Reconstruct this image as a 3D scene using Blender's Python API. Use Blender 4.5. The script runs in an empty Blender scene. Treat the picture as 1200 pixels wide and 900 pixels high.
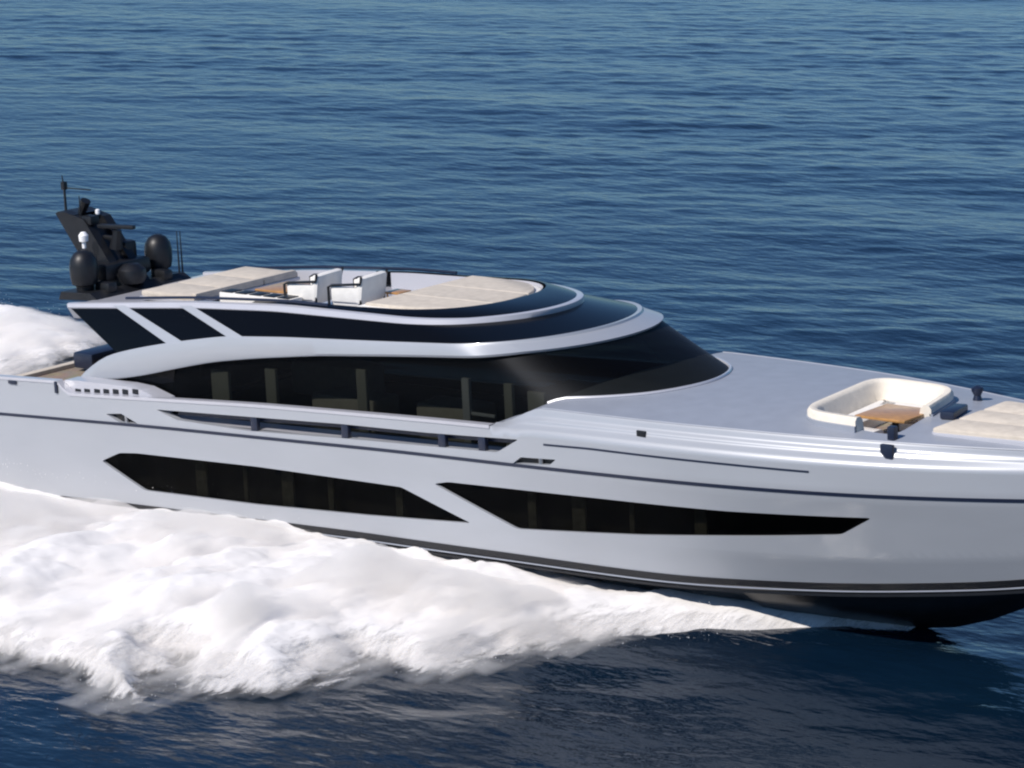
import bpy, bmesh, math, random
import numpy as np
from mathutils import Vector, Matrix
from mathutils.geometry import delaunay_2d_cdt
R = math.radians
scene = bpy.context.scene
COL = scene.collection

# ------------------------------------------------------------------ camera, sky, sun, exposure
cam_d = bpy.data.cameras.new('camera'); cam = bpy.data.objects.new('camera', cam_d); COL.objects.link(cam)
cam.location = (42.6735, -50.8563, 18.168)
cam.rotation_euler = (Vector((0, 0, 3.45)) - cam.location).to_track_quat('-Z', 'Y').to_euler()
cam_d.sensor_width = 36; cam_d.lens = 109.92
cam_d.clip_start = 0.5; cam_d.clip_end = 20000
scene.camera = cam

SUN_EL, SUN_AZ = 44.0, 192.0            # degrees; azimuth clockwise from +Y
world = bpy.data.worlds.new('World'); scene.world = world; world.use_nodes = True
wn = world.node_tree
bgn = wn.nodes['Background']
sky = wn.nodes.new('ShaderNodeTexSky'); sky.sky_type = 'NISHITA'; sky.sun_disc = False
sky.sun_elevation = R(SUN_EL); sky.sun_rotation = R(SUN_AZ)
sky.air_density = 1.0; sky.dust_density = 0.15; sky.ozone_density = 3.0
tint = wn.nodes.new('ShaderNodeVectorMath'); tint.operation = 'MULTIPLY'; tint.inputs[1].default_value = (.56, .81, 1.08)
wn.links.new(sky.outputs[0], tint.inputs[0]); wn.links.new(tint.outputs[0], bgn.inputs[0]); bgn.inputs[1].default_value = 0.09
sl = bpy.data.lights.new('sun', 'SUN'); sl.energy = 4.7; sl.angle = R(0.53); sl.color = (1.0, 0.93, 0.86)
sun = bpy.data.objects.new('sun', sl); COL.objects.link(sun)
sd = Vector((math.sin(R(SUN_AZ)) * math.cos(R(SUN_EL)), math.cos(R(SUN_AZ)) * math.cos(R(SUN_EL)), math.sin(R(SUN_EL))))
sun.rotation_euler = sd.to_track_quat('Z', 'Y').to_euler(); sun.location = sd * 80
vs = scene.view_settings
vs.view_transform = 'Standard'; vs.look = 'None'; vs.exposure = 0.0; vs.gamma = 1.0; vs.use_curve_mapping = False
scene.render.resolution_x = 1024; scene.render.resolution_y = 768
scene.render.engine = 'CYCLES'
scene.cycles.transparent_max_bounces = 24; scene.cycles.volume_bounces = 4; scene.cycles.volume_step_rate = 2.0; scene.cycles.volume_max_steps = 64; scene.cycles.max_bounces = 12
scene.cycles.filter_width = 2.2

rng = np.random.default_rng(7); random.seed(7)

# ------------------------------------------------------------------ noise for displaced surfaces
def vnoise(x, y, seed=0):
    xi = np.floor(x).astype(np.int64); yi = np.floor(y).astype(np.int64)
    fx = x - xi; fy = y - yi
    fx = fx * fx * fx * (fx * (fx * 6 - 15) + 10); fy = fy * fy * fy * (fy * (fy * 6 - 15) + 10)
    def h(a, b):
        n = (a * 374761393 + b * 668265263 + seed * 974634541) & 0x7fffffff
        n = ((n ^ (n >> 13)) * 1274126177) & 0x7fffffff
        n = (n ^ (n >> 16)) & 0xffff
        return n / 65535.0
    return ((h(xi, yi) * (1 - fx) + h(xi + 1, yi) * fx) * (1 - fy) + (h(xi, yi + 1) * (1 - fx) + h(xi + 1, yi + 1) * fx) * fy) * 2 - 1
def fbm(x, y, octv=5, seed=0, gain=.5):
    a = 1.0; t = 0; s = 0; c, sn = math.cos(.6), math.sin(.6)
    for i in range(octv):
        t = t + a * vnoise(x, y, seed + i * 17); s += a; a *= gain
        x, y = (x * c - y * sn) * 2.03 + 11.3, (x * sn + y * c) * 2.03 + 4.7
    return t / s

# ------------------------------------------------------------------ materials
def mat(name, col, rough=.5, metal=0, coat=0, spec=.5, noise=0, nscale=4, bump=0, bscale=20, stretch=(1, 1, 1), ior=1.5):
    m = bpy.data.materials.new(name); m.use_nodes = True; nt = m.node_tree; b = nt.nodes['Principled BSDF']
    b.inputs['Base Color'].default_value = (*col, 1); b.inputs['Roughness'].default_value = rough
    b.inputs['Metallic'].default_value = metal; b.inputs['Coat Weight'].default_value = coat
    b.inputs['Coat Roughness'].default_value = .10; b.inputs['Specular IOR Level'].default_value = spec; b.inputs['IOR'].default_value = ior
    if noise or bump:
        tc = nt.nodes.new('ShaderNodeTexCoord'); mp = nt.nodes.new('ShaderNodeMapping'); mp.inputs['Scale'].default_value = stretch
        nt.links.new(tc.outputs['Object'], mp.inputs[0])
    if noise:
        n = nt.nodes.new('ShaderNodeTexNoise'); n.inputs['Scale'].default_value = nscale; n.inputs['Detail'].default_value = 6
        nt.links.new(mp.outputs[0], n.inputs['Vector'])
        r = nt.nodes.new('ShaderNodeMapRange'); r.inputs['From Min'].default_value = .3; r.inputs['From Max'].default_value = .7
        r.inputs['To Min'].default_value = 1 - noise; r.inputs['To Max'].default_value = 1 + noise
        nt.links.new(n.outputs['Fac'], r.inputs['Value'])
        mx = nt.nodes.new('ShaderNodeVectorMath'); mx.operation = 'SCALE'; mx.inputs[0].default_value = col
        nt.links.new(r.outputs[0], mx.inputs['Scale']); nt.links.new(mx.outputs[0], b.inputs['Base Color'])
    if bump:
        n2 = nt.nodes.new('ShaderNodeTexNoise'); n2.inputs['Scale'].default_value = bscale; n2.inputs['Detail'].default_value = 5
        nt.links.new(mp.outputs[0], n2.inputs['Vector'])
        bp = nt.nodes.new('ShaderNodeBump'); bp.inputs['Strength'].default_value = bump; bp.inputs['Distance'].default_value = .03
        nt.links.new(n2.outputs['Fac'], bp.inputs['Height']); nt.links.new(bp.outputs[0], b.inputs['Normal'])
    return m
PAINT = mat('silver_paint', (.365, .385, .418), .40, .12, .35, noise=.03, nscale=.8, stretch=(.5, 1, 2))
TRIM = mat('pale_silver_trim', (.46, .465, .505), .34, .05, .5, noise=.03, nscale=1.5)
DECKP = mat('deck_paint', (.29, .315, .365), .5, .05, .05, noise=.05, nscale=2.5)
BLACK = mat('black_gloss', (.006, .007, .01), .45, 0, .0)
ANTI = mat('black_bottom_paint', (.010, .011, .013), .35, noise=.3, nscale=3)
DARK = mat('dark_metal', (.008, .009, .012), .45, .1, noise=.2, nscale=6)
NAVY = mat('navy_rail', (.012, .018, .040), .35)
GLASSO = mat('black_roof_glass', (.003, .0035, .005), .16, 0, .0, spec=.10)
CREAM = mat('cream_upholstery', (.74, .68, .58), .8, noise=.06, nscale=6, bump=.25, bscale=30)
WHITEC = mat('white_upholstery', (.78, .76, .72), .75, noise=.05, nscale=6, bump=.2, bscale=30)
BEIGE = mat('beige_mat', (.56, .50, .42), .85, noise=.10, nscale=5, bump=.2, bscale=40)
WOOD = mat('varnished_wood', (.44, .23, .075), .35, 0, .4, noise=.35, nscale=5, stretch=(1, 8, 1))
STEEL = mat('brushed_steel', (.45, .46, .48), .3, .9)
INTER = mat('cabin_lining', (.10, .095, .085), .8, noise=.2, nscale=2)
CURT = mat('pale_pillar', (.52, .50, .42), .7)
CURTD = mat('dim_curtain', (.30, .29, .24), .8, noise=.3, nscale=5)
LIGHTW = mat('white_plastic', (.85, .85, .85), .35)

def teak():
    m = bpy.data.materials.new('teak_deck'); m.use_nodes = True; nt = m.node_tree; b = nt.nodes['Principled BSDF']
    tc = nt.nodes.new('ShaderNodeTexCoord'); w = nt.nodes.new('ShaderNodeTexWave'); w.bands_direction = 'Y'
    w.inputs['Scale'].default_value = 5.5; w.inputs['Distortion'].default_value = 0
    nt.links.new(tc.outputs['Object'], w.inputs['Vector'])
    rp = nt.nodes.new('ShaderNodeValToRGB'); rp.color_ramp.elements[0].position = .03; rp.color_ramp.elements[0].color = (.05, .04, .035, 1)
    rp.color_ramp.elements[1].position = .12; rp.color_ramp.elements[1].color = (.40, .33, .24, 1)
    nt.links.new(w.outputs['Fac'], rp.inputs[0])
    n = nt.nodes.new('ShaderNodeTexNoise'); n.inputs['Scale'].default_value = 3; n.inputs['Detail'].default_value = 6
    nt.links.new(tc.outputs['Object'], n.inputs['Vector'])
    mx = nt.nodes.new('ShaderNodeMix'); mx.data_type = 'RGBA'; mx.blend_type = 'MULTIPLY'; mx.inputs[0].default_value = .5
    nt.links.new(rp.outputs[0], mx.inputs[6]); nt.links.new(n.outputs['Color'], mx.inputs[7])
    nt.links.new(mx.outputs[2], b.inputs['Base Color']); b.inputs['Roughness'].default_value = .7
    return m
TEAK = teak()

def tinted(name, tint, gl=.42, ro=.04):
    m = bpy.data.materials.new(name); m.use_nodes = True; nt = m.node_tree
    for n in list(nt.nodes):
        if n.type == 'BSDF_PRINCIPLED': nt.nodes.remove(n)
    out = nt.nodes['Material Output']
    t = nt.nodes.new('ShaderNodeBsdfTransparent'); t.inputs[0].default_value = (*tint, 1)
    g = nt.nodes.new('ShaderNodeBsdfGlossy'); g.inputs['Roughness'].default_value = ro; g.inputs['Color'].default_value = (.75, .8, .9, 1)
    f = nt.nodes.new('ShaderNodeFresnel'); f.inputs[0].default_value = 1.45
    mul = nt.nodes.new('ShaderNodeMath'); mul.operation = 'MULTIPLY'; mul.inputs[1].default_value = gl
    mx = nt.nodes.new('ShaderNodeMixShader')
    nt.links.new(f.outputs[0], mul.inputs[0])
    nt.links.new(mul.outputs[0], mx.inputs[0]); nt.links.new(t.outputs[0], mx.inputs[1]); nt.links.new(g.outputs[0], mx.inputs[2])
    nt.links.new(mx.outputs[0], out.inputs[0])
    return m
TINT = tinted('tinted_glass', (.19, .20, .19), .24, .5)
TINTH = tinted('tinted_hull_glass', (.15, .15, .135), .14, .3)

def foam_mat():
    m = bpy.data.materials.new('sea_foam'); m.use_nodes = True; nt = m.node_tree; b = nt.nodes['Principled BSDF']
    out = nt.nodes['Material Output']
    b.inputs['Base Color'].default_value = (.84, .82, .80, 1); b.inputs['Roughness'].default_value = .9
    b.inputs['Specular IOR Level'].default_value = .1
    b.inputs['Subsurface Weight'].default_value = 0.0
    at = nt.nodes.new('ShaderNodeAttribute'); at.attribute_name = 'dens'
    tc = nt.nodes.new('ShaderNodeTexCoord')
    n = nt.nodes.new('ShaderNodeTexNoise'); n.inputs['Scale'].default_value = 2.6; n.inputs['Detail'].default_value = 9; n.inputs['Roughness'].default_value = .72
    fm = nt.nodes.new('ShaderNodeMapping'); fm.inputs['Rotation'].default_value = (0, 0, R(-25)); fm.inputs['Scale'].default_value = (1.5, .42, .8)
    nt.links.new(tc.outputs['Object'], fm.inputs[0]); nt.links.new(fm.outputs[0], n.inputs['Vector'])
    # alpha = smoothstep(dens*1.2 + noise - 1)
    a = nt.nodes.new('ShaderNodeMath'); a.operation = 'MULTIPLY_ADD'; a.inputs[1].default_value = 1.0; nt.links.new(at.outputs['Fac'], a.inputs[0])
    nt.links.new(n.outputs['Fac'], a.inputs[2])
    mr = nt.nodes.new('ShaderNodeMapRange'); mr.interpolation_type = 'SMOOTHSTEP'
    mr.inputs['From Min'].default_value = .66; mr.inputs['From Max'].default_value = 1.06
    nt.links.new(a.outputs[0], mr.inputs['Value'])
    tr = nt.nodes.new('ShaderNodeBsdfTransparent'); mx = nt.nodes.new('ShaderNodeMixShader')
    tl = nt.nodes.new('ShaderNodeBsdfTranslucent'); tl.inputs[0].default_value = (.84, .82, .80, 1)
    m2 = nt.nodes.new('ShaderNodeMixShader'); m2.inputs[0].default_value = .0
    nt.links.new(b.outputs[0], m2.inputs[1]); nt.links.new(tl.outputs[0], m2.inputs[2])
    bp = nt.nodes.new('ShaderNodeBump'); bp.inputs['Strength'].default_value = .18; bp.inputs['Distance'].default_value = .10
    n3 = nt.nodes.new('ShaderNodeTexNoise'); n3.inputs['Scale'].default_value = 5; n3.inputs['Detail'].default_value = 8
    nt.links.new(tc.outputs['Object'], n3.inputs['Vector']); nt.links.new(n3.outputs['Fac'], bp.inputs['Height']); # airy foam scatters light through itself: shading normals are softened towards the sky
    sc = nt.nodes.new('ShaderNodeVectorMath'); sc.operation = 'MULTIPLY_ADD'; sc.inputs[1].default_value = (.62, .62, .62); sc.inputs[2].default_value = (0, 0, .38)
    nr = nt.nodes.new('ShaderNodeVectorMath'); nr.operation = 'NORMALIZE'
    nt.links.new(bp.outputs[0], sc.inputs[0]); nt.links.new(sc.outputs[0], nr.inputs[0]); nt.links.new(nr.outputs[0], b.inputs['Normal'])
    nt.links.new(mr.outputs[0], mx.inputs[0]); nt.links.new(tr.outputs[0], mx.inputs[1]); nt.links.new(m2.outputs[0], mx.inputs[2])
    nt.links.new(mx.outputs[0], out.inputs[0])
    return m
FOAM = foam_mat()

MIST = bpy.data.materials.new('spray_mist'); MIST.use_nodes = True
_nt = MIST.node_tree
for _n in list(_nt.nodes):
    if _n.type == 'BSDF_PRINCIPLED': _nt.nodes.remove(_n)
_pv = _nt.nodes.new('ShaderNodeVolumePrincipled'); _pv.inputs['Color'].default_value = (.98, .96, .935, 1); _pv.inputs['Density'].default_value = 1.6; _pv.inputs['Anisotropy'].default_value = 0.0
_tc = _nt.nodes.new('ShaderNodeTexCoord'); _mp = _nt.nodes.new('ShaderNodeMapping'); _mp.inputs['Scale'].default_value = (1.5, .5, 1.2)
_nz = _nt.nodes.new('ShaderNodeTexNoise'); _nz.inputs['Scale'].default_value = 1.5; _nz.inputs['Detail'].default_value = 4
_mr = _nt.nodes.new('ShaderNodeMapRange'); _mr.inputs['From Min'].default_value = .38; _mr.inputs['From Max'].default_value = .68; _mr.inputs['To Min'].default_value = .1; _mr.inputs['To Max'].default_value = 3.6
_nt.links.new(_tc.outputs['Object'], _mp.inputs[0]); _nt.links.new(_mp.outputs[0], _nz.inputs['Vector']); _nt.links.new(_nz.outputs['Fac'], _mr.inputs['Value']); _nt.links.new(_mr.outputs[0], _pv.inputs['Density'])
_nt.links.new(_pv.outputs[0], _nt.nodes['Material Output'].inputs['Volume'])

def water_mat():
    m = bpy.data.materials.new('sea_water'); m.use_nodes = True; nt = m.node_tree; b = nt.nodes['Principled BSDF']
    b.inputs['Roughness'].default_value = .09; b.inputs['IOR'].default_value = 1.29; b.inputs['Specular IOR Level'].default_value = .5
    tc = nt.nodes.new('ShaderNodeTexCoord')
    n0 = nt.nodes.new('ShaderNodeTexNoise'); n0.inputs['Scale'].default_value = .05; n0.inputs['Detail'].default_value = 4
    nt.links.new(tc.outputs['Object'], n0.inputs['Vector'])
    rp = nt.nodes.new('ShaderNodeValToRGB'); rp.color_ramp.elements[0].position = .35; rp.color_ramp.elements[0].color = (.0018, .0080, .021, 1)
    rp.color_ramp.elements[1].position = .65; rp.color_ramp.elements[1].color = (.0028, .0130, .028, 1)
    nt.links.new(n0.outputs['Fac'], rp.inputs[0]); nt.links.new(rp.outputs[0], b.inputs['Base Color'])
    mp = nt.nodes.new('ShaderNodeMapping'); mp.inputs['Rotation'].default_value = (0, 0, R(-40)); mp.inputs['Scale'].default_value = (.55, 1, 1)
    nt.links.new(tc.outputs['Object'], mp.inputs[0])
    n1 = nt.nodes.new('ShaderNodeTexNoise'); n1.inputs['Scale'].default_value = 2.6; n1.inputs['Detail'].default_value = 4; n1.inputs['Roughness'].default_value = .5
    nt.links.new(mp.outputs[0], n1.inputs['Vector'])
    bp = nt.nodes.new('ShaderNodeBump'); bp.inputs['Strength'].default_value = .5; bp.inputs['Distance'].default_value = .07
    nt.links.new(n1.outputs['Fac'], bp.inputs['Height']); nt.links.new(bp.outputs[0], b.inputs['Normal'])
    return m
WATER = water_mat()

# ------------------------------------------------------------------ mesh helpers
def link(name, verts, faces, m=None, parent=None, smooth=True, sharp=30):
    me = bpy.data.meshes.new(name); me.from_pydata([tuple(v) for v in verts], [], [tuple(f) for f in faces]); me.validate(); me.update()
    if m: me.materials.append(m)
    if smooth:
        me.shade_smooth()
        if sharp: me.set_sharp_from_angle(angle=R(sharp))
    o = bpy.data.objects.new(name, me); COL.objects.link(o)
    if parent: o.parent = parent
    return o
def fix(o):
    bm = bmesh.new(); bm.from_mesh(o.data); bmesh.ops.recalc_face_normals(bm, faces=bm.faces); bm.to_mesh(o.data); bm.free(); return o
def empty(name, loc=(0, 0, 0), rot=(0, 0, 0), parent=None):
    o = bpy.data.objects.new(name, None); COL.objects.link(o); o.location = loc; o.rotation_euler = rot
    o.empty_display_size = .2
    if parent: o.parent = parent
    return o
def tag(o, label=None, cat=None, group=None, kind=None):
    if label: o['label'] = label
    if cat: o['category'] = cat
    if group: o['group'] = group
    if kind: o['kind'] = kind
    return o
class MB:
    def __init__(s): s.v = []; s.f = []
    def add(s, v, f):
        n = len(s.v); s.v += [tuple(p) for p in v]; s.f += [tuple(i + n for i in q) for q in f]; return s
    def mirror(s):
        n = len(s.v); s.v += [(x, -y, z) for x, y, z in s.v[:n]]; s.f += [tuple(i + n for i in reversed(q)) for q in list(s.f)]; return s
    def box(s, c, d, bev=.03, rot=0, tilt=0):
        bm = bmesh.new(); bmesh.ops.create_cube(bm, size=1)
        for v in bm.verts: v.co = Vector((v.co.x * d[0], v.co.y * d[1], v.co.z * d[2]))
        if bev: bmesh.ops.bevel(bm, geom=bm.edges[:], offset=min(bev, min(d) * .45), segments=2, affect='EDGES', profile=.6)
        M = Matrix.Translation(c) @ Matrix.Rotation(rot, 4, 'Z') @ Matrix.Rotation(tilt, 4, 'Y')
        bmesh.ops.transform(bm, matrix=M, verts=bm.verts); bm.verts.index_update()
        s.add([v.co.copy() for v in bm.verts], [[v.index for v in f.verts] for f in bm.faces]); bm.free(); return s
    def tube(s, pts, r, n=8, cap=True):
        pts = [Vector(p) for p in pts]; rs = r if isinstance(r, (list, tuple)) else [r] * len(pts); rings = []
        for i, p in enumerate(pts):
            d = (pts[min(i + 1, len(pts) - 1)] - pts[max(i - 1, 0)]).normalized()
            a = d.cross(Vector((0, 0, 1)));
            if a.length < .05: a = d.cross(Vector((1, 0, 0)))
            a.normalize(); b = d.cross(a)
            rings.append([p + (a * math.cos(2 * math.pi * k / n) + b * math.sin(2 * math.pi * k / n)) * rs[i] for k in range(n)])
        v = [q for rg in rings for q in rg]; f = []
        for i in range(len(pts) - 1):
            for k in range(n): f.append((i * n + k, i * n + (k + 1) % n, (i + 1) * n + (k + 1) % n, (i + 1) * n + k))
        if cap: f += [tuple(range(n))[::-1], tuple(range((len(pts) - 1) * n, len(pts) * n))]
        return s.add(v, f)
    def lathe(s, prof, c=(0, 0, 0), n=20):
        v = []; f = []
        for (r, z) in prof:
            for k in range(n): v.append((c[0] + r * math.cos(2 * math.pi * k / n), c[1] + r * math.sin(2 * math.pi * k / n), c[2] + z))
        for i in range(len(prof) - 1):
            for k in range(n): f.append((i * n + k, i * n + (k + 1) % n, (i + 1) * n + (k + 1) % n, (i + 1) * n + k))
        f.append(tuple(range(n))[::-1]); f.append(tuple(range((len(prof) - 1) * n, len(prof) * n)))
        return s.add(v, f)
    def prism_y(s, poly, y0, y1):          # polygon in (x, z) extruded along y
        n = len(poly); v = [(x, y0, z) for x, z in poly] + [(x, y1, z) for x, z in poly]
        f = [tuple(range(n)), tuple(range(2 * n - 1, n - 1, -1))] + [(i, i + n, (i + 1) % n + n, (i + 1) % n) for i in range(n)]
        return s.add(v, f)
    def prism_z(s, poly, z0, z1, bev=0):   # polygon in (x, y) extruded along z, softened rim
        n = len(poly); cx = sum(p[0] for p in poly) / n; cy = sum(p[1] for p in poly) / n
        def ins(d): return [(cx + (x - cx) * (1 - d / max(.2, math.hypot(x - cx, y - cy))), cy + (y - cy) * (1 - d / max(.2, math.hypot(x - cx, y - cy)))) for x, y in poly]
        lay = [(poly, z0), (poly, z1 - bev), (ins(bev * .3), z1 - bev * .3), (ins(bev), z1)] if bev else [(poly, z0), (poly, z1)]
        v = [(x, y, z) for pl, z in lay for x, y in pl]; f = []
        for k in range(len(lay) - 1):
            f += [(k * n + i, k * n + (i + 1) % n, (k + 1) * n + (i + 1) % n, (k + 1) * n + i) for i in range(n)]
        f += [tuple(range(n))[::-1], tuple(range((len(lay) - 1) * n, len(lay) * n))]
        return s.add(v, f)
    def build(s, name, m, parent=None, smooth=True, sharp=35): return fix(link(name, s.v, s.f, m, parent, smooth, sharp))

def inpoly(px, pz, poly):
    c = False; n = len(poly); j = n - 1
    for i in range(n):
        xi, zi = poly[i]; xj, zj = poly[j]
        if (zi > pz) != (zj > pz) and px < (xj - xi) * (pz - zi) / (zj - zi) + xi: c = not c
        j = i
    return c
def round_poly(poly, r, seg=4):
    out = []; n = len(poly)
    for i in range(n):
        p = Vector(poly[i]); a = Vector(poly[i - 1]) - p; b = Vector(poly[(i + 1) % n]) - p
        rr = min(r, a.length * .45, b.length * .45); p0 = p + a.normalized() * rr; p1 = p + b.normalized() * rr
        for k in range(seg + 1):
            t = k / seg; q = p0 * (1 - t) ** 2 + p * 2 * t * (1 - t) + p1 * t * t; out.append((q.x, q.y))
    return out
def dense(poly, step, closed=True):
    out = []; n = len(poly)
    for i in range(n if closed else n - 1):
        a = poly[i]; b = poly[(i + 1) % n]; k = max(1, int(math.hypot(b[0] - a[0], b[1] - a[1]) / step))
        out += [(a[0] + (b[0] - a[0]) * t / k, a[1] + (b[1] - a[1]) * t / k) for t in range(k)]
    if not closed: out.append(poly[-1])
    return out
def cdt_panel(outline, holes, lines, pts, keep):
    """triangulate a flat domain with holes; returns 2d verts and faces"""
    V = []; E = []
    for lp in [outline] + holes:
        n0 = len(V); V += [Vector(p) for p in lp]; E += [(n0 + i, n0 + (i + 1) % len(lp)) for i in range(len(lp))]
    for ln in lines:
        n0 = len(V); V += [Vector(p) for p in ln]; E += [(n0 + i, n0 + i + 1) for i in range(len(ln) - 1)]
    V += [Vector(p) for p in pts]
    vo, eo, fo, *_ = delaunay_2d_cdt(V, E, [], 0, 1e-5)
    F = []
    for f in fo:
        cx = sum(vo[i].x for i in f) / len(f); cz = sum(vo[i].y for i in f) / len(f)
        if keep(cx, cz): F.append(tuple(f))
    return vo, F

# ------------------------------------------------------------------ yacht: measured lines (metres, bow = +x, starboard = -y)
ZC = [(-14.3, -0.86), (-9.8, -0.61), (-1.7, -0.29), (2.56, -0.2), (6.66, -0.2), (10.26, 0.0), (13.5, 0.31), (17, 0.95)]
ZS = [(-14.3, 1.18), (-7.6, 1.51), (-4.4, 1.63), (-0.3, 1.79), (5, 1.93), (10, 2.01), (14, 2.08), (17, 2.12)]
ZB = [(-14.3, 1.8), (-9.8, 2.02), (-4.3, 2.36), (0.7, 2.57), (5.2, 2.71), (10, 2.7), (17, 2.7)]
WIN_A = [(-9.57, 0.47), (-8.91, 0.74), (-8.33, 0.8), (-4.51, 0.94), (-2.44, 0.97), (-0.22, 1.0), (1.63, 0.43), (-1.34, 0.22), (-4.69, 0.03), (-8.26, -0.09)]
WIN_B = [(0.73, 1.19), (1.14, 1.28), (2.87, 1.34), (5.05, 1.4), (8.02, 1.45), (9.57, 1.51), (11.05, 1.57), (10.36, 1.16), (8.85, 1.0), (5.94, 0.71), (2.85, 0.46)]
SLIT = [(-7.51, 1.92), (-4.34, 2.08), (-1.78, 2.21), (0.66, 2.29), (3.15, 2.42), (2.57, 2.09), (0.98, 2.02), (-1.75, 1.9), (-4.57, 1.75), (-6.86, 1.75)]
HAWSE1 = [(-9.19, 1.64), (-8.68, 1.7), (-8.13, 1.52), (-8.75, 1.49)]
HAWSE2 = [(2.99, 1.91), (3.2, 2.06), (4.11, 2.11), (3.95, 1.98)]
GROOVE = [(3.81, 2.39), (4.96, 2.43), (6.4, 2.43), (8.13, 2.43), (9.89, 2.42)]
VENT = [(-10.29, 1.99), (-9.98, 2.02), (-9.64, 2.05), (-9.33, 2.08), (-9.01, 2.11), (-8.69, 2.14), (-8.35, 2.18)]
BROWB = [(-10.8, 2.13), (-9.68, 2.26), (-8.52, 2.48), (-7.51, 2.73), (-6.25, 3.01), (-4.89, 3.22), (-3.06, 3.45), (-0.8, 3.65), (1.6, 3.84), (2.53, 3.94)]
BROWT = [(-10.56, 2.37), (-10.18, 2.63), (-9.78, 2.83), (-8.75, 3.09), (-7.61, 3.33), (-5.94, 3.62), (-4.08, 3.77), (-1.03, 3.95), (1.6, 4.12)]
LINEB = [(-11.43, 3.75), (-9.81, 3.88), (-7.17, 4.1), (-4.69, 4.24), (-1.37, 4.28), (0.33, 4.31)]
LINET = [(-11.48, 3.84), (-9.85, 3.99), (-7.43, 4.21), (-4.46, 4.38), (-1.16, 4.41), (0.53, 4.43)]
FOAM_EDGE = [(10.65, 0.25), (9.38, -0.58), (8.77, -1.93), (7.94, -2.93), (7.14, -3.82), (6.22, -4.81), (6.05, -6.19), (5.29, -7.32), (5.07, -8.55), (3.55, -8.57), (3.83, -9.59), (3.66, -10.81), (3.51, -11.34), (2.52, -11.91), (1.66, -11.41), (0.77, -11.33), (1.37, -12.34), (2.09, -13.45), (1.52, -13.67), (0.25, -12.93), (-0.98, -12.58), (-1.23, -13.0), (-2.02, -12.96)]
def I(x, tab): return float(np.interp(x, [p[0] for p in tab], [p[1] for p in tab]))
def smooth_tab(tab, n=80):
    # light smoothing of a measured line
    xs = np.linspace(tab[0][0], tab[-1][0], n); ys = np.interp(xs, [p[0] for p in tab], [p[1] for p in tab])
    k = np.hanning(11); k /= k.sum(); yp = np.pad(ys, 5, mode='reflect', reflect_type='odd'); ys = np.convolve(yp, k, 'valid')
    return list(zip(xs.tolist(), ys.tolist()))
ZC, ZS, ZB = smooth_tab(ZC), smooth_tab(ZS), smooth_tab(ZB)
zc = lambda x: I(x, ZC)
zs = lambda x: I(x, ZS)
zb = lambda x: I(x, ZB)
BOW = 17.0; STERN = -14.2
def Bm(x): return 3.4 * (1 - min(1, max(0, (x - 1.5) / 15.5)) ** 2.8)
def Cm(x): return 3.15 * (1 - min(1, max(0, (x + 1) / 18)) ** 2.3)
def ze(x):                                   # upper deck edge forward
    t = min(1, max(0, (x - 2.35) / 1.35)); t = t * t * (3 - 2 * t)
    return zb(x) + .02 + t * (3.07 - .01 * max(0, x - 8) - zb(x) - .02)
def zcap(x):                                 # bulwark cap aft
    return zb(x) + (.27 if x < -10.75 else max(0, .27 * (1 - (x + 10.75) / .25)) if x < -10.5 else 0)
def hb(x, z):
    c, s_, b = zc(x), zs(x), zb(x); k = c + .33 * (s_ - c)
    yc = Cm(x); yb = Bm(x); yk = yc + .44 * (yb - yc)
    if x > 2.3 and z > b:
        t = (z - b) / max(.02, ze(x) - b); w = min(1, (17.2 - x) / 6)
        return max(0, float(np.interp(t, [0, .08, .14, .46, .52, 1, 1.2], [yb - .02, yb - .03, yb - .03 - .10 * w, yb - .03 - .13 * w, yb - .03 - .20 * w, yb - .03 - .26 * w, yb - .03 - .32 * w])))
    return max(0, float(np.interp(z, [c, k, s_, b], [yc, yk, yb, yb - .02])))
def S(x, z, o=0):                            # point on the starboard topside, o metres outboard
    return (x, -(hb(x, z) + o), z)

yacht = empty('motor_yacht', (0, 0, .85), (R(1.5), R(-2.4), 0))
tag(yacht, 'silver grey motor yacht with black windows speeding to the right through the sea', 'yacht')

# ---- topsides with window, hawse and side-deck openings
winA = round_poly(WIN_A, .10); winB = round_poly(WIN_B, .10)
slit = round_poly(SLIT, .05); hz1 = round_poly(HAWSE1, .03); hz2 = round_poly(HAWSE2, .03)
holes = [dense(h, .12) for h in (winA, winB, slit, hz1, hz2)]
xs = np.concatenate([np.arange(STERN, 14, .22), np.linspace(14, BOW, 30)])
def top(x): return zcap(x) if x < 2.35 else zb(x)
outline = [(x, zc(x)) for x in xs] + [(x, top(x)) for x in xs[::-1]]
lines = [[(x, zc(x) + .33 * (zs(x) - zc(x))) for x in xs], [(x, zs(x)) for x in xs], [(x, zb(x)) for x in xs if x < 2.3]]
pts = []
for x in xs[1:-1]:
    for t in np.linspace(.06, .94, 14):
        z = zc(x) + t * (top(x) - zc(x)); p = (x + .05, z)
        if any(min((p[0] - q[0]) ** 2 + (p[1] - q[1]) ** 2 for q in h) < .006 for h in holes if abs(p[0] - h[0][0]) < 15): continue
        pts.append(p)
def keep(cx, cz):
    if not (zc(cx) - .001 < cz < top(cx) + .001): return False
    return not any(inpoly(cx, cz, h) for h in holes)
vo, F = cdt_panel(outline, holes, lines, pts, keep)
mb = MB(); mb.add([S(v.x, v.y) for v in vo], F)
tr_ = [0, .04, .08, .11, .14, .22, .34, .46, .49, .52, .65, .82, 1]; tx = [2.36] + [x for x in xs if x > 2.4]
mb.add([S(x, zb(x) + .0005 + t * (ze(x) - zb(x) - .0005)) for x in tx for t in tr_], [(i * 13 + j, i * 13 + 13 + j, i * 13 + 14 + j, i * 13 + 1 + j) for i in range(len(tx) - 1) for j in range(12)])
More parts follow.
